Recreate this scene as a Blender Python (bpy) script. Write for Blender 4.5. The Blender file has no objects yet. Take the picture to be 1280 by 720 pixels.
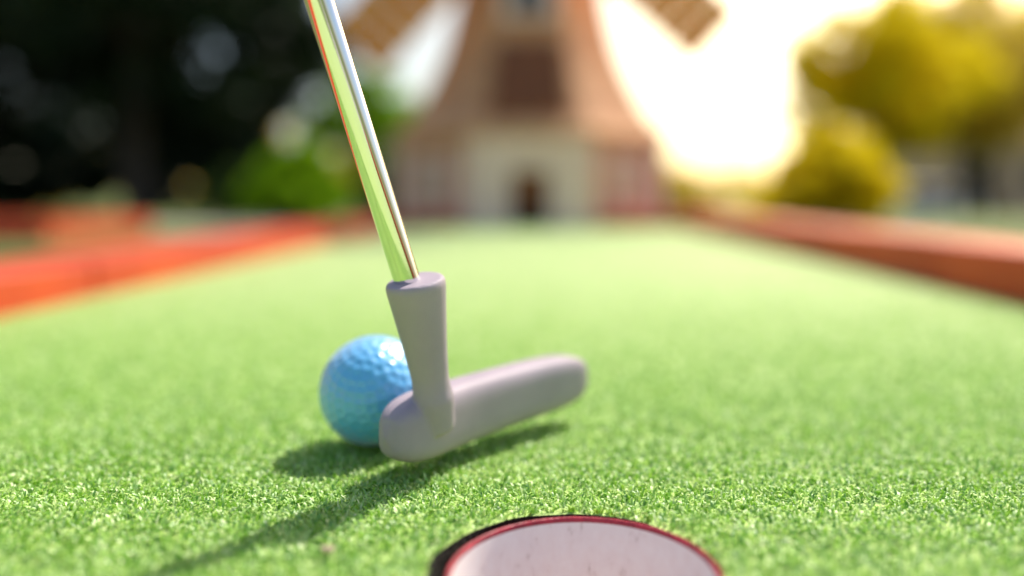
import bpy, bmesh, math, random
import numpy as np
from mathutils import Vector, Matrix, kdtree, noise as mnoise
random.seed(4); rng=np.random.default_rng(7)
sc=bpy.context.scene
COL=sc.collection
H=0.097
SUN_AZ=38; SUN_EL=54

# ---------------- materials ----------------
def newmat(name):
    m=bpy.data.materials.new(name); m.use_nodes=True
    nt=m.node_tree; nt.nodes.clear()
    out=nt.nodes.new('ShaderNodeOutputMaterial')
    return m,nt,out
def N(nt,t,**k):
    n=nt.nodes.new(t)
    for a,b in k.items(): setattr(n,a,b)
    return n
def ramp(nt,fac,cols):
    r=N(nt,'ShaderNodeValToRGB'); e=r.color_ramp.elements
    while len(e)<len(cols): e.new(0.5)
    for i,(p,c) in enumerate(cols):
        e[i].position=p; e[i].color=(*c,1)
    nt.links.new(fac,r.inputs[0]); return r.outputs[0]
def pmat(name,c1,c2=None,rough=0.6,metal=0.0,scale=20,bump=0.0,bscale=None,spec=0.5,sheen=0.0,coat=0.0,crough=0.12):
    m,nt,out=newmat(name)
    p=N(nt,'ShaderNodeBsdfPrincipled'); nt.links.new(p.outputs[0],out.inputs[0])
    p.inputs['Roughness'].default_value=rough; p.inputs['Metallic'].default_value=metal
    p.inputs['Specular IOR Level'].default_value=spec
    p.inputs['Sheen Weight'].default_value=sheen
    p.inputs['Coat Weight'].default_value=coat; p.inputs['Coat Roughness'].default_value=crough
    tc=N(nt,'ShaderNodeTexCoord')
    if c2 is None: c2=tuple(x*0.85 for x in c1)
    n=N(nt,'ShaderNodeTexNoise'); n.inputs['Scale'].default_value=scale; n.inputs['Detail'].default_value=6
    nt.links.new(tc.outputs['Object'],n.inputs['Vector'])
    nt.links.new(ramp(nt,n.outputs[0],[(0.35,c2),(0.65,c1)]),p.inputs['Base Color'])
    if bump:
        b=N(nt,'ShaderNodeTexNoise'); b.inputs['Scale'].default_value=bscale or scale*4; b.inputs['Detail'].default_value=4
        nt.links.new(tc.outputs['Object'],b.inputs['Vector'])
        bb=N(nt,'ShaderNodeBump'); bb.inputs['Strength'].default_value=bump; bb.inputs['Distance'].default_value=1.0/(bscale or scale*4)
        nt.links.new(b.outputs[0],bb.inputs['Height']); nt.links.new(bb.outputs[0],p.inputs['Normal'])
    return m
def leafmat(name,cols,trans=0.5,gloss=0.0,rough=0.4):
    m,nt,out=newmat(name)
    g=N(nt,'ShaderNodeNewGeometry')
    c=ramp(nt,g.outputs['Random Per Island'],[(i/(len(cols)-1),x) for i,x in enumerate(cols)])
    d=N(nt,'ShaderNodeBsdfDiffuse'); t=N(nt,'ShaderNodeBsdfTranslucent')
    nt.links.new(c,d.inputs[0]); nt.links.new(c,t.inputs[0])
    a=N(nt,'ShaderNodeMixShader'); a.inputs[0].default_value=trans
    nt.links.new(d.outputs[0],a.inputs[1]); nt.links.new(t.outputs[0],a.inputs[2])
    if gloss:
        gl=N(nt,'ShaderNodeBsdfGlossy'); gl.inputs['Roughness'].default_value=rough
        b=N(nt,'ShaderNodeMixShader'); b.inputs[0].default_value=gloss
        nt.links.new(a.outputs[0],b.inputs[1]); nt.links.new(gl.outputs[0],b.inputs[2])
        nt.links.new(b.outputs[0],out.inputs[0])
    else: nt.links.new(a.outputs[0],out.inputs[0])
    return m

M_turf_blade=leafmat('turf_fibre',[(0.15,0.38,0.025),(0.28,0.56,0.045),(0.42,0.69,0.09),(0.68,0.80,0.33)],0.28,0.12,0.5)
M_turf=pmat('turf_backing',(0.50,0.66,0.15),(0.38,0.56,0.10),rough=0.6,scale=350,bump=0.6,bscale=700,sheen=0.5)
M_curb=pmat('painted_red_wood',(0.68,0.072,0.016),(0.54,0.048,0.012),rough=0.5,scale=9,bump=0.15,bscale=60)
M_ground=pmat('lawn',(0.16,0.20,0.04),(0.08,0.12,0.02),rough=0.9,scale=1.5,bump=0.5,bscale=40)
M_path=pmat('concrete_path',(0.42,0.39,0.34),(0.33,0.31,0.27),rough=0.9,scale=4,bump=0.2)
M_white=pmat('white_paint',(0.95,0.70,0.60),(0.86,0.62,0.52),rough=0.6,scale=12)
M_shingle=pmat('wood_shingles',(0.80,0.42,0.21),(0.60,0.28,0.13),rough=0.8,scale=14,bump=0.4)
M_darkwood=pmat('dark_wood',(0.26,0.08,0.022),(0.16,0.05,0.016),rough=0.7,scale=20)
M_sail=pmat('sail_boards',(0.88,0.35,0.04),(0.74,0.26,0.03),rough=0.7,scale=10)
M_black=pmat('opening_shade',(0.03,0.015,0.01),rough=0.9)
M_bark=pmat('bark',(0.06,0.045,0.035),(0.03,0.022,0.018),rough=0.9,scale=8,bump=0.6)
M_grey=pmat('putter_rubber',(0.43,0.355,0.41),(0.39,0.325,0.375),rough=0.55,scale=60,bump=0.2,bscale=2200,spec=0.35)
M_chrome=pmat('chrome',(0.82,0.82,0.84),(0.80,0.80,0.82),rough=0.06,metal=1.0,scale=50)
M_grip=pmat('grip_rubber',(0.02,0.02,0.022),rough=0.7,bump=0.3,bscale=400)
M_ball=pmat('blue_ball_urethane',(0.085,0.50,0.93),(0.08,0.48,0.92),rough=0.38,scale=30,spec=1.0,sheen=0.6,coat=0.8,crough=0.25)
M_rim=pmat('red_rim_paint',(0.50,0.02,0.05),(0.28,0.015,0.03),rough=0.4,scale=200,bump=0.3,bscale=900)
M_soil=pmat('packed_soil',(0.035,0.03,0.02),(0.015,0.013,0.01),rough=1,scale=150,bump=0.8,bscale=500)
M_stone=pmat('beige_render',(0.66,0.46,0.34),(0.56,0.38,0.28),rough=0.9,scale=2)
M_roof=pmat('roof_tiles',(0.25,0.12,0.08),rough=0.8,scale=6)
M_glass=pmat('window_glass',(0.03,0.04,0.05),rough=0.08,spec=0.8)
M_car=pmat('silver_blue_car_paint',(0.55,0.63,0.76),(0.52,0.60,0.72),rough=0.25,scale=3,coat=0.6)
M_tyre=pmat('tyre_rubber',(0.02,0.02,0.02),rough=0.85)
M_peb=pmat('pebble_stone',(0.7,0.52,0.36),rough=0.9,scale=300)

def brickmat():
    m,nt,out=newmat('pale_brick')
    p=N(nt,'ShaderNodeBsdfPrincipled'); nt.links.new(p.outputs[0],out.inputs[0]); p.inputs['Roughness'].default_value=0.85
    uv=N(nt,'ShaderNodeUVMap')
    b=N(nt,'ShaderNodeTexBrick'); b.inputs['Scale'].default_value=14
    b.inputs['Color1'].default_value=(0.74,0.38,0.26,1); b.inputs['Color2'].default_value=(0.64,0.29,0.18,1); b.inputs['Mortar'].default_value=(0.84,0.62,0.50,1)
    nt.links.new(uv.outputs[0],b.inputs['Vector']); nt.links.new(b.outputs[0],p.inputs['Base Color'])
    return m
M_brick=brickmat()
def cupmat():
    m,nt,out=newmat('white_cup_plastic')
    p=N(nt,'ShaderNodeBsdfPrincipled'); nt.links.new(p.outputs[0],out.inputs[0]); p.inputs['Roughness'].default_value=0.5
    tc=N(nt,'ShaderNodeTexCoord')
    mp=N(nt,'ShaderNodeMapping'); mp.inputs['Scale'].default_value=(1,1,0.6); nt.links.new(tc.outputs['Object'],mp.inputs[0])
    n=N(nt,'ShaderNodeTexNoise'); n.inputs['Scale'].default_value=260; n.inputs['Detail'].default_value=9; n.inputs['Roughness'].default_value=0.65; nt.links.new(mp.outputs[0],n.inputs['Vector'])
    nt.links.new(ramp(nt,n.outputs[0],[(0.25,(0.5,0.38,0.34)),(0.40,(0.88,0.77,0.75)),(0.7,(0.93,0.85,0.83))]),p.inputs['Base Color'])
    return m
M_cup=cupmat()

# ---------------- helpers ----------------
def empty(name,loc=(0,0,0)):
    o=bpy.data.objects.new(name,None); o.empty_display_size=0.05; o.location=loc; COL.objects.link(o); return o
def mobj(name,verts,faces,mat,parent=None,smooth=False):
    me=bpy.data.meshes.new(name); me.from_pydata([tuple(v) for v in verts],[],faces); me.update()
    o=bpy.data.objects.new(name,me); COL.objects.link(o)
    if mat: me.materials.append(mat)
    if smooth: me.shade_smooth()
    if parent: o.parent=parent
    return o
def npmesh(name,V,k,mat,parent=None,faces=None):
    """V: (n*k,3); faces: list of index tuples inside one island"""
    n=len(V)//k
    me=bpy.data.meshes.new(name)
    me.vertices.add(len(V)); me.vertices.foreach_set('co',np.ascontiguousarray(V,dtype=np.float32).ravel())
    base=np.arange(n)[:,None]*k
    idx=np.concatenate([base+np.array(f)[None,:] for f in faces],axis=1)
    per=np.array([len(f) for f in faces])
    loops=idx.ravel(); me.loops.add(len(loops)); me.loops.foreach_set('vertex_index',loops.astype(np.int32))
    tot=np.tile(per,n); st=np.concatenate([[0],np.cumsum(tot)[:-1]])
    me.polygons.add(len(tot)); me.polygons.foreach_set('loop_start',st.astype(np.int32)); me.polygons.foreach_set('loop_total',tot.astype(np.int32))
    me.update(calc_edges=True)
    o=bpy.data.objects.new(name,me); COL.objects.link(o); me.materials.append(mat)
    if parent: o.parent=parent
    return o
def box(name,x0,x1,y0,y1,z0,z1,mat,parent=None,bev=0.0,rot=None,seg=2):
    bm=bmesh.new(); bmesh.ops.create_cube(bm,size=1)
    for v in bm.verts: v.co=Vector(((x1-x0)*v.co.x,(y1-y0)*v.co.y,(z1-z0)*v.co.z))
    if bev: bmesh.ops.bevel(bm,geom=bm.edges[:],offset=bev,segments=seg,affect='EDGES',profile=0.6)
    M=Matrix.Translation(((x0+x1)/2,(y0+y1)/2,(z0+z1)/2))
    if rot: M=M@rot
    bm.transform(M)
    me=bpy.data.meshes.new(name); bm.to_mesh(me); bm.free(); me.materials.append(mat)
    o=bpy.data.objects.new(name,me); COL.objects.link(o)
    if parent: o.parent=parent
    return o
def loft(rings,closed_ends=True):
    V=[];F=[];n=len(rings[0])
    for r in rings: V+=r
    for i in range(len(rings)-1):
        for j in range(n):
            a=i*n+j;b=i*n+(j+1)%n
            F.append((a,b,b+n,a+n))
    if closed_ends:
        F.append(tuple(reversed(range(n)))); F.append(tuple(range((len(rings)-1)*n,len(rings)*n)))
    return V,F
def ringat(c,axis,r,n=40):
    axis=Vector(axis).normalized(); q=axis.to_track_quat('Z','Y')
    return [Vector(c)+q@Vector((r*math.cos(2*math.pi*i/n),r*math.sin(2*math.pi*i/n),0)) for i in range(n)]
def tube(pts,rads,n=10):
    rings=[]
    for i,p in enumerate(pts):
        a=pts[min(i+1,len(pts)-1)]-pts[max(i-1,0)]
        rings.append(ringat(p,a,rads[i],n))
    return loft(rings)

# ---------------- ground ----------------
def gz(y,x=0):
    t=min(max((y-8)/17,0),1); t=t*t*(3-2*t); return -0.12-0.85*t
ys=[-60,-20,-5,0,2,4,6,8]+[8+i for i in range(1,18)]+[30,40,60,100,200,500]
xs=[-400,-150,-60,-30,-15,-8,-4,-2,0,2,4,8,15,30,60,150,400]
V=[(x,y,gz(y)) for y in ys for x in xs]; nx=len(xs)
F=[(j*nx+i,j*nx+i+1,(j+1)*nx+i+1,(j+1)*nx+i) for j in range(len(ys)-1) for i in range(nx-1)]
mobj('lawn_ground',V,F,M_ground)
box('concrete_path',0.62,1.55,-2,7.6,-0.2,-0.112,M_path,bev=0.01)
mobj('concrete_path.001',[(-9,4.9,-0.115),(0.61,4.9,-0.115),(0.61,5.7,-0.115),(-9,5.7,-0.115)],[(0,1,2,3)],M_path)

# ---------------- putting green ----------------
LX=-0.447; RX=0.439; Y0=-0.5; Y1=2.58
green=empty('putting_green')
hc=Vector((0.0084,0.2122)); HR=0.0394; BZ=-0.0030
S=0.06; n=96
V=[];F=[]
def hr(a): return HR*(1+0.008*math.sin(7*a)+0.006*math.sin(13*a+1))
for i in range(n):
    a=2*math.pi*i/n; c,s=math.cos(a),math.sin(a)
    V.append((hc.x+hr(a)*c,hc.y+hr(a)*s,BZ))
for i in range(n):
    a=2*math.pi*i/n; c,s=math.cos(a),math.sin(a); k=S/max(abs(c),abs(s))
    V.append((hc.x+k*c,hc.y+k*s,BZ))
for i in range(n):
    j=(i+1)%n; F.append((i,n+i,n+j,j))
def rect(x0,x1,y0,y1,z):
    b=len(V); V.extend([(x0,y0,z),(x1,y0,z),(x1,y1,z),(x0,y1,z)]); F.append((b,b+1,b+2,b+3))
rect(LX,hc.x-S,Y0,Y1,BZ); rect(hc.x+S,RX,Y0,Y1,BZ); rect(hc.x-S,hc.x+S,Y0,hc.y-S,BZ); rect(hc.x-S,hc.x+S,hc.y+S,Y1,BZ)
mobj('turf_backing',V,F,M_turf,green)
prof=[(HR,BZ),(HR-0.0006,BZ-0.004),(HR,-0.012),(HR,-0.03),(0.03,-0.031)]
V=[];F=[]
for r,z in prof:
    for i in range(n):
        a=2*math.pi*i/n; rr=r*hr(a)/HR if r>0.032 else r
        V.append((hc.x+rr*math.cos(a),hc.y+rr*math.sin(a),z))
for k in range(len(prof)-1):
    for i in range(n):
        j=(i+1)%n; F.append((k*n+i,k*n+j,(k+1)*n+j,(k+1)*n+i))
mobj('hole_wall',V,F,M_soil,green,True)
def blades(dens,y0,y1,name):
    cnt=int(dens*(RX-LX)*(y1-y0))
    P=np.empty((cnt,3)); P[:,0]=rng.uniform(LX+0.001,RX-0.001,cnt); P[:,1]=rng.uniform(y0,y1,cnt); P[:,2]=BZ
    d=np.hypot(P[:,0]-hc.x,P[:,1]-hc.y)
    # fibres thin out up the lane so paler backing imitates sheen and haze
    prob=np.where(P[:,1]<0.31,1.0,np.exp(-(P[:,1]-0.31)/0.19))+0.01
    keep=(d>HR+0.0004)&(rng.random(cnt)<prob)
    P=P[keep]; m=len(P); fall=np.clip(prob[keep],0.35,1)
    hx=0.85+0.10*np.sin(P[:,0]*61+np.sin(P[:,1]*47)*2)*np.sin(P[:,1]*53+1.3)+0.1*np.sin(P[:,0]*230+P[:,1]*170)
    L=(0.0024+0.0013*rng.random(m))*hx*(0.6+0.4*fall); W=(0.00027+0.00020*rng.random(m))*(1.3-0.3*fall)
    a=rng.uniform(0,2*np.pi,m); b=a+rng.normal(0,0.5,m)+np.pi/2
    t1=rng.uniform(0.15,0.95,m); t2=t1+rng.uniform(0.3,1.3,m); t2=np.minimum(t2,1.75)
    lean=np.stack([np.cos(a),np.sin(a)],1); wv=np.stack([np.cos(b),np.sin(b),np.zeros(m)],1)*W[:,None]
    mid=P.copy(); mid[:,:2]+=lean*(np.sin(t1)*L*0.6)[:,None]; mid[:,2]+=np.cos(t1)*L*0.6
    tip=mid.copy(); tip[:,:2]+=lean*(np.sin(t2)*L*0.45)[:,None]; tip[:,2]+=np.cos(t2)*L*0.45
    Vv=np.stack([P-wv*0.8,P+wv*0.8,mid+wv,mid-wv,tip+wv*0.5,tip-wv*0.5],1).reshape(-1,3)
    return npmesh(name,Vv,6,M_turf_blade,green,[(0,1,2,3),(3,2,4,5)])
blades(860000,0.10,2.56,'turf_fibres')

# ---------------- curbs ----------------
def curb(name,x0,x1,zt,y0,y1,L=1.1):
    e=empty(name); y=y0;i=0
    while y<y1-0.02:
        ye=min(y+L,y1)
        box('board_%d'%i,x0,x1,y,ye-0.002,-0.14,zt+(0.001 if i%2 else 0),M_curb,e,0.006,seg=3); y=ye;i+=1
    return e
curb('timber_border',LX-0.105,LX,0.032,-0.60,2.62,1.4)
curb('timber_border',RX,RX+0.105,0.046,-0.2,2.62)
e=empty('timber_border')
box('end_board_a',LX+0.002,-0.27,2.59,2.66,-0.14,0.03,M_curb,e,0.005)
box('end_board_b',0.17,RX-0.002,2.59,2.66,-0.14,0.034,M_curb,e,0.005)

# ---------------- cup ----------------
cc=Vector((0.0108,0.2102)); CZ=-0.0016
cup=empty('golf_hole_cup')
def lathe(name,prof,mat,parent,c=cc,n=96):
    V=[];F=[]
    for r,z in prof:
        for i in range(n):
            a=2*math.pi*i/n; V.append((c.x+r*math.cos(a),c.y+r*math.sin(a),z))
    for k in range(len(prof)-1):
        for i in range(n):
            j=(i+1)%n; F.append((k*n+i,k*n+j,(k+1)*n+j,(k+1)*n+i))
    return mobj(name,V,F,mat,parent,True)
lathe('rim',[(0.0362,CZ-0.02),(0.0362,CZ-0.0006),(0.0359,CZ),(0.0354,CZ),(0.0351,CZ-0.0005),(0.0350,CZ-0.0014)],M_rim,cup)
lathe('wall',[(0.03495,CZ-0.00142),(0.0346,CZ-0.004),(0.0343,CZ-0.04),(0.034,-0.1),(0.012,-0.1),(0.012,-0.096),(0.007,-0.096),(0.007,-0.11),(0.0001,-0.11)],M_cup,cup)

# ---------------- ball ----------------
def golfball(name,loc,mat,sub=6,r=0.02135):
    bm=bmesh.new(); bmesh.ops.create_icosphere(bm,subdivisions=sub,radius=1.0)
    nd=336; kd=kdtree.KDTree(nd); g=math.pi*(3-math.sqrt(5))
    for i in range(nd):
        z=1-2*(i+0.5)/nd; q=math.sqrt(1-z*z); kd.insert(Vector((q*math.cos(g*i),q*math.sin(g*i),z)),i)
    kd.balance()
    dr=0.088
    for v in bm.verts:
        d=kd.find(v.co)[2]
        k=0
        if d<dr:
            u=d/dr; k=(1-u*u)*0.021
        v.co=v.co.normalized()*(r*(1-k))
    bm.transform(Matrix.Rotation(0.7,4,'X')@Matrix.Rotation(0.4,4,'Y'))
    me=bpy.data.meshes.new(name); bm.to_mesh(me); bm.free(); me.materials.append(mat); me.shade_smooth()
    o=bpy.data.objects.new(name,me); o.location=loc; COL.objects.link(o); return o
golfball('golf_ball',(-0.0668,0.318,0.0200),M_ball)

# ---------------- putter ----------------
put=empty('golf_putter',(0.001,-0.0055,0.0018))
A=Vector((-0.0552,0.2790,0)); B=Vector((0.0170,0.3640,0))
ax=(B-A).normalized(); nr=Vector((ax.y,-ax.x,0))
def head_mesh():
    rings=[]; NS=56; m=48
    for i in range(NS+1):
        t=i/NS; u=2*t-1
        s=max(1-abs(u)**7,0.0)**(1/2.4) if abs(u)<1 else 0
        s=max(s,0.03)
        hh=0.0121-0.0009*t
        th=0.0088+0.0016*math.exp(-((t-0.12)/0.16)**2)
        c=A+(B-A)*t+nr*(-0.0035*math.sin(math.pi*t))
        c.z=0.0124+0.0030*t
        ring=[]
        for k in range(m):
            a=2*math.pi*k/m; ca,sa=math.cos(a),math.sin(a); e=2/3.5
            px=math.copysign(abs(ca)**e,ca)*th*s; pz=math.copysign(abs(sa)**e,sa)*hh*s
            ring.append(c+nr*px+Vector((0,0,pz)))
        rings.append(ring)
    V,F=loft(rings)
    off=len(V)
    hb=Vector((-0.0382,0.2910,0.012)); ht=Vector((-0.0448,0.2805,0.0665)); d=(ht-hb)
    prof=[(0.0,0.0060),(0.17,0.0072),(0.22,0.0074),(0.28,0.0068),(0.36,0.0066),(0.55,0.0076),(0.8,0.0093),(0.955,0.0104),(0.98,0.0103),(1.0,0.0097)]
    V2,F2=loft([ringat(hb+d*t,d,r,48) for t,r in prof])
    return V+V2,F+[tuple(i+off for i in f) for f in F2]
V,F=head_mesh()
hd=mobj('head',V,F,M_grey,put,True)
bm=bmesh.new(); bm.from_mesh(hd.data); bmesh.ops.recalc_face_normals(bm,faces=bm.faces); bm.to_mesh(hd.data); bm.free()
r=hd.modifiers.new('r','REMESH'); r.mode='VOXEL'; r.voxel_size=0.0006; r.use_smooth_shade=True
s=hd.modifiers.new('s','SMOOTH'); s.factor=0.5; s.iterations=14
sd=Vector((-0.262,-0.26,1)).normalized(); s0=Vector((-0.0476,0.2803,0.0665))
V,F=loft([ringat(s0+sd*t,sd,r,48) for t,r in [(-0.02,0.0045),(0.0,0.0045),(0.3,0.0046),(0.302,0.0048),(0.6,0.0050)]])
mobj('shaft',V,F,M_chrome,put,True)
V,F=loft([ringat(s0+sd*t,sd,r,32) for t,r in [(0.595,0.0095),(0.60,0.0105),(0.72,0.0125),(0.86,0.014),(0.868,0.0125)]])
mobj('grip',V,F,M_grip,put,True)
for o in (bpy.data.objects['shaft'],bpy.data.objects['grip']):
    for p in o.data.polygons:
        if len(p.vertices)>8: p.use_smooth=False

# pebble
bm=bmesh.new(); bmesh.ops.create_icosphere(bm,subdivisions=2,radius=1)
for v in bm.verts: v.co=v.co*(1+0.35*mnoise.noise(v.co*1.7)); v.co=Vector((v.co.x*0.0022,v.co.y*0.0013,v.co.z*0.0010))
me=bpy.data.meshes.new('pebble'); bm.to_mesh(me); bm.free(); me.materials.append(M_peb)
o=bpy.data.objects.new('pebble',me); o.location=(-0.0585,0.2185,0.0006); COL.objects.link(o)

# ---------------- windmill ----------------
wm=empty('windmill',(0,0,0)); WC=(-0.045,3.05)
def octring(a,z,c=WC):
    R=a/math.cos(math.pi/8)
    return [(c[0]+R*math.cos(math.pi/8+i*math.pi/4),c[1]+R*math.sin(math.pi/8+i*math.pi/4),z) for i in range(8)]
def octwall(name,prof,mat,uv=False):
    V,F=loft([octring(a,z) for z,a in prof]); o=mobj(name,V,F,mat,wm)
    if uv:
        l=o.data.uv_layers.new(name='UVMap')
        for p in o.data.polygons:
            for k,li in enumerate(p.loop_indices):
                v=o.data.vertices[o.data.loops[li].vertex_index].co
                t=Vector((-p.normal.y,p.normal.x,0)); l.data[li].uv=(v.dot(t),v.z)
    return o
octwall('base_wall',[(-0.16,0.455),(0.28,0.445)],M_brick,True)
octwall('plinth',[(-0.16,0.475),(-0.02,0.475),(-0.005,0.46)],M_stone)
octwall('eave',[(0.282,0.485),(0.305,0.495),(0.345,0.46)],M_shingle)
zs=[0.345,0.40,0.46,0.53,0.60,0.68,0.77,0.87,0.98,1.10,1.24]
as_=[0.445,0.410,0.375,0.342,0.315,0.292,0.272,0.255,0.243,0.232,0.22]
def tower_a(z): return float(np.interp(z,zs,as_))
prof=[]
z=0.347
while z<1.22:
    z2=z+0.035; prof.append((z,tower_a(z)+0.006)); prof.append((z2-0.001,tower_a(z2)+0.001)); z=z2
prof.append((1.24,0.22))
octwall('tower',prof,M_shingle)
octwall('cap',[(1.245,0.26),(1.27,0.265),(1.35,0.235),(1.45,0.16),(1.52,0.06),(1.54,0.01)],M_darkwood)
for i,(x,y,zz) in enumerate(octring(0.456,0)):
    box('corner_post_%d'%i,x-0.020,x+0.020,y-0.020,y+0.020,-0.004,0.279,M_white,wm,0.003,Matrix.Rotation(math.pi/8,4,'Z'))
fy=WC[1]-0.452
x=WC[0]
box('door_frame_left',x-0.165,x-0.057,fy-0.03,fy+0.004,-0.004,0.285,M_white,wm,0.003)
box('door_frame_right',x+0.067,x+0.175,fy-0.03,fy+0.004,-0.004,0.285,M_white,wm,0.003)
box('door_lintel',x-0.0565,x+0.0665,fy-0.03,fy+0.004,0.178,0.285,M_white,wm,0.003)
box('door_leaf',x-0.056,x+0.066,fy-0.012,fy+0.003,-0.004,0.177,M_darkwood,wm)
box('tunnel_shade',x-0.035,x+0.045,fy-0.016,fy-0.013,-0.003,0.08,M_black,wm)  # thin near-black panel on the door paints the shade inside a tunnel mouth
box('door_moulding',x-0.18,x+0.19,fy-0.045,fy+0.004,0.2855,0.301,M_stone,wm,0.004)
def front_panel(name,z0,z1,hw0,hw1,mat,off,th=0.012):
    V=[]
    for o_ in (off,off+th):
        for z,hw in ((z0,hw0),(z1,hw1)):
            y=WC[1]-tower_a(z)-o_
            V+= [(x-hw,y,z),(x+hw,y,z)]
    F=[(0,1,3,2),(4,6,7,5),(0,4,5,1),(2,3,7,6),(0,2,6,4),(1,5,7,3)]
    mobj(name,V,F,mat,wm)
front_panel('tower_door',0.36,0.62,0.125,0.105,M_darkwood,0.016)
front_panel('window_frame',0.70,0.90,0.10,0.095,M_white,0.010)
front_panel('window_pane',0.72,0.88,0.065,0.06,M_glass,0.0225,0.006)
front_panel('window_bar',0.72,0.88,0.005,0.005,M_white,0.029,0.006)
for i in (-1,1):
    ang=-math.pi/2+i*math.pi/4
    nx_,ny_=math.cos(ang),math.sin(ang); c=Vector((WC[0]+nx_*0.455,WC[1]+ny_*0.455,0.14))
    R=Matrix.Rotation(ang+math.pi/2,4,'Z')
    for nm,w,hh,d,mt in (('side_window_frame',0.07,0.085,0.012,M_white),('side_window_shutter',0.05,0.065,0.016,M_stone)):
        box(nm,c.x-w,c.x+w,c.y-d,c.y+d,c.z-hh,c.z+hh,mt,wm,0.002,R)
hub=Vector((x,WC[1]-0.33,1.22)); 
V,F=tube([hub+Vector((0,0.2,0)),hub+Vector((0,-0.05,0)),hub+Vector((0,-0.06,0))],[0.035,0.035,0.02],16); mobj('hub',V,F,M_darkwood,wm)
for k in range(4):
    a=math.radians(-43+90*k)
    R=Matrix.Translation(hub)@Matrix.Rotation(-a,4,'Y')
    V=[];F=[]
    def bx(x0,x1,z0,z1,y0,y1):
        b=len(V)
        for yy in (y0,y1):
            for (px,pz) in ((x0,z0),(x1,z0),(x1,z1),(x0,z1)): V.append(R@Vector((px,yy,pz)))
        F.extend([tuple(b+q for q in f) for f in ((0,1,2,3),(7,6,5,4),(0,4,5,1),(1,5,6,2),(2,6,7,3),(3,7,4,0))])
    bx(0.03,0.86,-0.014,0.014,-0.04,-0.02)
    for q in range(9):
        xx=0.24+q*0.07; bx(xx,xx+0.066,-0.10,0.10,-0.0185,-0.010)
    bx(0.23,0.87,-0.118,-0.101,-0.022,-0.006); bx(0.23,0.87,0.101,0.118,-0.022,-0.006)
    mobj('sail_%d'%k,V,F,M_sail,wm)

# ---------------- vegetation ----------------
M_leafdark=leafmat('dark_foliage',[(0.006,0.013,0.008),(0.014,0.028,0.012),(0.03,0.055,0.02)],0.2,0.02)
M_leafflare=leafmat('flare_tinted_foliage',[(0.60,0.45,0.01),(0.84,0.68,0.015),(0.94,0.84,0.04)],0.68)  # yellow flare glow on the right-hand plants is put into the leaf colour
M_leafolive=leafmat('olive_foliage',[(0.45,0.34,0.05),(0.68,0.52,0.08),(0.86,0.70,0.16)],0.64)
M_leafgreen=leafmat('bright_foliage',[(0.10,0.22,0.01),(0.25,0.45,0.015),(0.42,0.66,0.02)],0.55)
M_leafmid=leafmat('mid_foliage',[(0.025,0.05,0.015),(0.05,0.09,0.025),(0.10,0.15,0.04)],0.4)
def leaves(name,centers,rads,per,size,mat,parent):
    C=np.repeat(np.array(centers),per,axis=0); Rr=np.repeat(np.array(rads),per)
    m=len(C); d=rng.normal(size=(m,3)); d/=np.linalg.norm(d,axis=1)[:,None]
    P=C+d*(Rr*rng.random(m)**0.5)[:,None]*np.array([1,1,0.8])
    u=rng.normal(size=(m,3)); u/=np.linalg.norm(u,axis=1)[:,None]
    w=np.cross(u,rng.normal(size=(m,3))); w/=np.linalg.norm(w,axis=1)[:,None]
    s=size*(0.6+0.8*rng.random(m))[:,None]
    Vv=np.stack([P-u*s,P-w*s*0.45,P+u*s,P+w*s*0.45],1).reshape(-1,3)
    return npmesh(name,Vv,4,mat,parent,[(0,1,2,3)])
def tree(name,x,y,h,cr,crown_lo,mat,nclump=70,per=130,leaf=0.09,trunk_r=0.16,cl=0.24):
    e=empty(name); z0=gz(y)-0.05
    V=[];F=[]
    def add(vf):
        b=len(V); V.extend(vf[0]); F.extend([tuple(b+i for i in f) for f in vf[1]])
    base=Vector((x,y,z0)); top=Vector((x+random.uniform(-.3,.3),y+random.uniform(-.3,.3),z0+h*0.75))
    pts=[base.lerp(top,t)+Vector((random.uniform(-.06,.06)*(t>0),random.uniform(-.06,.06)*(t>0),0)) for t in (0,.25,.5,.75,1)]
    add(tube(pts,[trunk_r*1.3,trunk_r,trunk_r*.8,trunk_r*.5,trunk_r*.2],10))
    cz=(crown_lo+h)/2; hz=(h-crown_lo)/2
    cs=[];rs=[]
    for i in range(nclump):
        while True:
            p=Vector([random.uniform(-1,1) for _ in range(3)])
            if 0.25<p.length<1: break
        f=1+0.25*mnoise.noise(p*2+base)
        c=Vector((x+p.x*cr*f,y+p.y*cr*f,z0+cz+p.z*hz*f)); cs.append(tuple(c)); rs.append(cr*cl*random.uniform(.7,1.3))
    for i in range(12):
        c=Vector(random.choice(cs)); t=random.uniform(.3,.8); s=base.lerp(top,t); mm=s.lerp(c,.5)+Vector((0,0,-0.1))
        add(tube([s,mm,c],[trunk_r*.35,trunk_r*.2,trunk_r*.06],6))
    mobj('trunk_and_limbs',V,F,M_bark,e)
    leaves('crown',cs,rs,per,leaf,mat,e)
    return e
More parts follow.
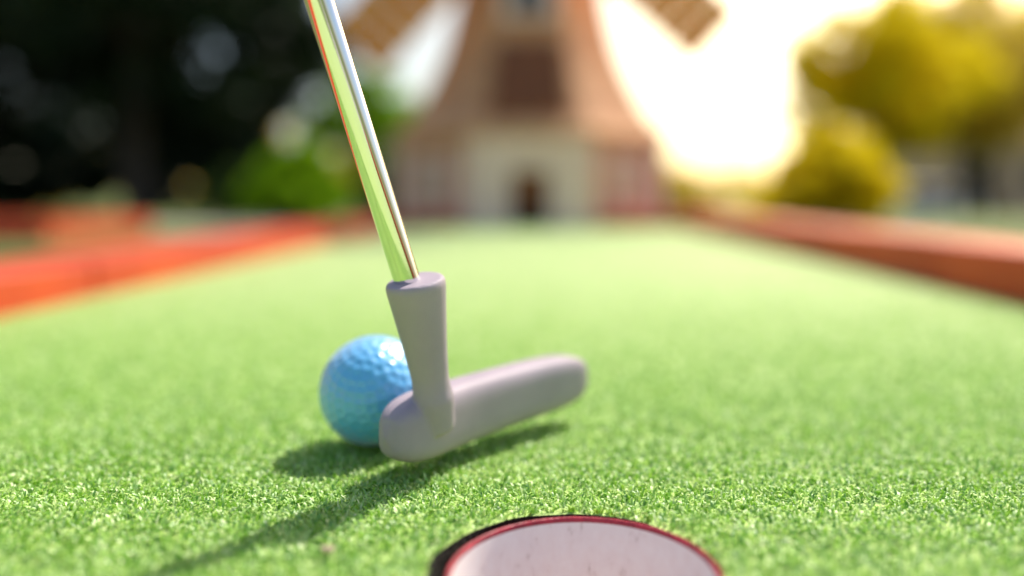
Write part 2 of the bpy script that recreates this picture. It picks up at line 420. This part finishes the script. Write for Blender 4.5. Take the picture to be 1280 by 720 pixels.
def shrub(name,x,y,w,hh,mat,nclump=60,per=120,leaf=0.03,z0=None):
    e=empty(name); z0=gz(y)-0.02 if z0 is None else z0
    V=[];F=[];cs=[];rs=[]
    for i in range(nclump):
        a=random.uniform(0,2*math.pi); p=random.uniform(0.05,1)
        r_=math.sqrt(max(0,1-p*p))*random.uniform(0.75,0.98)
        if random.random()<.3: r_*=.5
        c=(x+w*r_*math.cos(a),y+w*r_*math.sin(a),z0+hh*(0.08+0.86*p*random.uniform(.8,1)))
        cs.append(c); rs.append(w*random.uniform(.16,.27))
        if i<14:
            vf=tube([Vector((x,y,z0)),Vector((x,y,z0)).lerp(Vector(c),.6),Vector(c)],[.02,.012,.004],6)
            b=len(V); V.extend(vf[0]); F.extend([tuple(b+i2 for i2 in f) for f in vf[1]])
    mobj('stems',V,F,M_bark,e)
    leaves('foliage',cs,rs,per,leaf,mat,e); return e

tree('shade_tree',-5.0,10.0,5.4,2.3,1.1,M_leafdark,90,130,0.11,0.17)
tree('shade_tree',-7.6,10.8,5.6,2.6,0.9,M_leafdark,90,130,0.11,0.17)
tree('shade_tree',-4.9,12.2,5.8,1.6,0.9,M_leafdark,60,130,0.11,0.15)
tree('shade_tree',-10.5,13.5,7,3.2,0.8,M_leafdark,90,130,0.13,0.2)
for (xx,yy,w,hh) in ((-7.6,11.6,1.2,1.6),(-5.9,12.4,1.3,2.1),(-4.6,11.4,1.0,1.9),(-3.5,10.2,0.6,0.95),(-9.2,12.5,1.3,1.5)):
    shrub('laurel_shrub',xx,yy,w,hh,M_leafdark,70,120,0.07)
shrub('round_shrub',-1.85,6.0,0.42,0.64,M_leafgreen,70,160,0.03)
shrub('round_shrub',-2.75,7.2,0.42,0.50,M_leafmid,60,120,0.03)
shrub('round_shrub',-1.45,7.6,0.5,0.55,M_leafmid,60,120,0.03)
tree('young_tree',-3.3,14.5,3.0,1.0,0.9,M_leafgreen,50,130,0.07,0.07)
shrub('flare_tinted_shrub',2.15,6.0,0.52,0.76,M_leafflare,90,180,0.03)
shrub('flare_tinted_shrub',1.35,8.6,0.6,0.48,M_leafolive,60,120,0.035)
tree('flare_tinted_tree',6.4,15.0,4.2,1.7,1.3,M_leafflare,100,130,0.09,0.13)
tree('flare_tinted_tree',9.6,18.0,5.4,2.3,1.9,M_leafolive,90,120,0.11,0.17)
tree('flare_tinted_tree',13.5,24.0,7.5,3.0,2.8,M_leafflare,80,110,0.14,0.2)
cs=[];rs=[]
for i in range(420):
    a=random.uniform(-1.3,1.3); d=random.uniform(48,62); xx=d*math.tan(a) if abs(a)<1.1 else d*a*1.6
    top=1.8+1.6*(0.5+0.5*mnoise.noise(Vector((xx*0.08,0,3))))+ (2.5 if xx<-6 else 0)+(1.5 if xx>22 else 0)
    cs.append((xx,d,-1+random.uniform(0,top))); rs.append(random.uniform(0.8,1.6))
leaves('distant_tree_line',cs,rs,60,0.35,M_leafolive,None)

lane=empty('putting_green')
mobj('turf',[(-6.4,3.75,-0.075),(-2.35,3.75,-0.075),(-2.35,4.5,-0.075),(-6.4,4.5,-0.075)],[(0,1,2,3)],M_turf,lane)
e=empty('timber_border')
box('board_front',-6.5,-2.25,3.64,3.75,-0.14,-0.03,M_curb,e,0.006)
box('board_back',-6.5,-2.25,4.5,4.61,-0.14,-0.03,M_curb,e,0.006)
box('board_end',-2.348,-2.25,3.752,4.498,-0.14,-0.03,M_curb,e,0.006)

# ---------------- house ----------------
hs=empty('beige_house'); gy=-0.97
hx0,hx1,hy0,hy1=16.2,26,32,38
box('walls',hx0,hx1,hy0,hy1,gy-0.2,2.35,M_stone,hs)
V=[(hx0-.4,hy0-.5,2.352),(hx1+.4,hy0-.5,2.352),(hx1+.4,hy1+.5,2.352),(hx0-.4,hy1+.5,2.352),(hx0+2,35,4.3),(hx1-2,35,4.3)]
mobj('roof',V,[(0,1,5,4),(1,2,5),(2,3,4,5),(3,0,4),(3,2,1,0)],M_roof,hs)
for k in range(4):
    xx=hx0+1.2+k*2.4
    box('window_frame_%d'%k,xx-.6,xx+.6,hy0-.06,hy0+.02,0.1,1.5,M_white,hs)
    box('window_pane_%d'%k,xx-.5,xx+.5,hy0-.08,hy0-.061,0.2,1.4,M_glass,hs)

# ---------------- parked car ----------------
car=empty('parked_car')
CM=Matrix.Translation((12.4,25.0,gz(25)))@Matrix.Rotation(math.radians(38),4,'Z')
def carloft(name,secs,mat,sm=True):
    rings=[]
    for X,wl,wh,zl,zh in secs:
        rg=[]
        for k in range(20):
            a=2*math.pi*k/20; ca,sa=math.cos(a),math.sin(a); e=0.55
            yy=math.copysign(abs(ca)**e,ca); zz=math.copysign(abs(sa)**e,sa)
            w=wl+(wh-wl)*(zz+1)/2
            rg.append(CM@Vector((X,yy*w,(zl+zh)/2+zz*(zh-zl)/2)))
        rings.append(rg)
    V,F=loft(rings); return mobj(name,V,F,mat,car,sm)
carloft('body',[(-2.1,.6,.6,.38,.72),(-2.05,.8,.78,.28,.86),(-1.6,.87,.82,.2,.95),(-.9,.88,.83,.2,.97),(.6,.88,.83,.2,.95),(1.3,.86,.8,.2,.86),(1.9,.8,.74,.25,.74),(2.12,.6,.58,.36,.62)],M_car)
carloft('glasshouse',[(-1.75,.72,.62,.90,.96),(-1.25,.76,.60,.9,1.36),(0,.77,.6,.9,1.43),(.35,.77,.6,.9,1.38),(1.05,.72,.66,.86,.92)],M_glass)
carloft('roof',[(-1.35,.5,.5,1.33,1.37),(-1.0,.58,.57,1.36,1.44),(0,.59,.57,1.40,1.475),(.35,.56,.55,1.36,1.42)],M_car)
for X in (-1.32,1.32):
    for sgn in (-1,1):
        V,F=tube([CM@Vector((X,sgn*0.68,.31)),CM@Vector((X,sgn*0.90,.31))],[.31,.31],24); mobj('wheel',V,F,M_tyre,car)
        V,F=tube([CM@Vector((X,sgn*0.89,.31)),CM@Vector((X,sgn*0.915,.31))],[.19,.17],24); mobj('hubcap',V,F,M_chrome,car)
for sgn in (-1,1):
    V,F=tube([CM@Vector((-2.02,sgn*.6,.72)),CM@Vector((-2.12,sgn*.58,.7))],[.11,.09],12); mobj('tail_lamp',V,F,M_rim,car)
    V,F=tube([CM@Vector((1.9,sgn*.58,.6)),CM@Vector((2.1,sgn*.54,.58))],[.11,.09],12); mobj('head_lamp',V,F,M_white,car)

# ---------------- world, sun, camera ----------------
az,el=math.radians(SUN_AZ),math.radians(SUN_EL)
def dirv(a,e): a=math.radians(a); e=math.radians(e); return Vector((math.sin(a)*math.cos(e),math.cos(a)*math.cos(e),math.sin(e)))
s=dirv(SUN_AZ,SUN_EL)
w=bpy.data.worlds.new('World'); sc.world=w; w.use_nodes=True; nt=w.node_tree
bg=nt.nodes['Background']; sky=nt.nodes.new('ShaderNodeTexSky'); sky.sky_type='NISHITA'; sky.sun_disc=False
sky.sun_elevation=el; sky.sun_rotation=az; sky.dust_density=2.0; sky.air_density=1.2; sky.ozone_density=1.0
# bright haze low in the sky on the sun's side, added to the sky model
tc=N(nt,'ShaderNodeTexCoord'); dp=N(nt,'ShaderNodeVectorMath',operation='DOT_PRODUCT'); dp.inputs[1].default_value=dirv(28,18)
nt.links.new(tc.outputs['Generated'],dp.inputs[0])
mx=N(nt,'ShaderNodeMath',operation='MAXIMUM'); mx.inputs[1].default_value=0; nt.links.new(dp.outputs['Value'],mx.inputs[0])
pw=N(nt,'ShaderNodeMath',operation='POWER'); pw.inputs[1].default_value=12.0; nt.links.new(mx.outputs[0],pw.inputs[0])
gl=N(nt,'ShaderNodeVectorMath',operation='SCALE'); gl.inputs[0].default_value=(30,22,10); nt.links.new(pw.outputs[0],gl.inputs['Scale'])
ad=N(nt,'ShaderNodeVectorMath',operation='ADD'); nt.links.new(sky.outputs[0],ad.inputs[0]); nt.links.new(gl.outputs[0],ad.inputs[1])
nt.links.new(ad.outputs[0],bg.inputs[0]); bg.inputs[1].default_value=0.15
L=bpy.data.lights.new('sun','SUN'); L.energy=5; L.angle=math.radians(0.5); L.color=(1,0.95,0.85)
lo=bpy.data.objects.new('sun',L); COL.objects.link(lo)
lo.rotation_euler=s.to_track_quat('Z','Y').to_euler(); lo.location=(3,3,6)
cam=bpy.data.cameras.new('camera'); co=bpy.data.objects.new('camera',cam); COL.objects.link(co); sc.camera=co
co.location=(0,0,H); co.rotation_euler=(math.radians(90),0,0)
cam.sensor_width=36; cam.lens=28.125; cam.shift_x=-38/1280; cam.shift_y=-115/1280
cam.clip_start=0.01; cam.clip_end=1500
cam.dof.use_dof=True; cam.dof.focus_distance=0.262; cam.dof.aperture_fstop=2.0; cam.dof.aperture_blades=0
sc.view_settings.view_transform='Standard'; sc.view_settings.look='None'; sc.view_settings.exposure=0
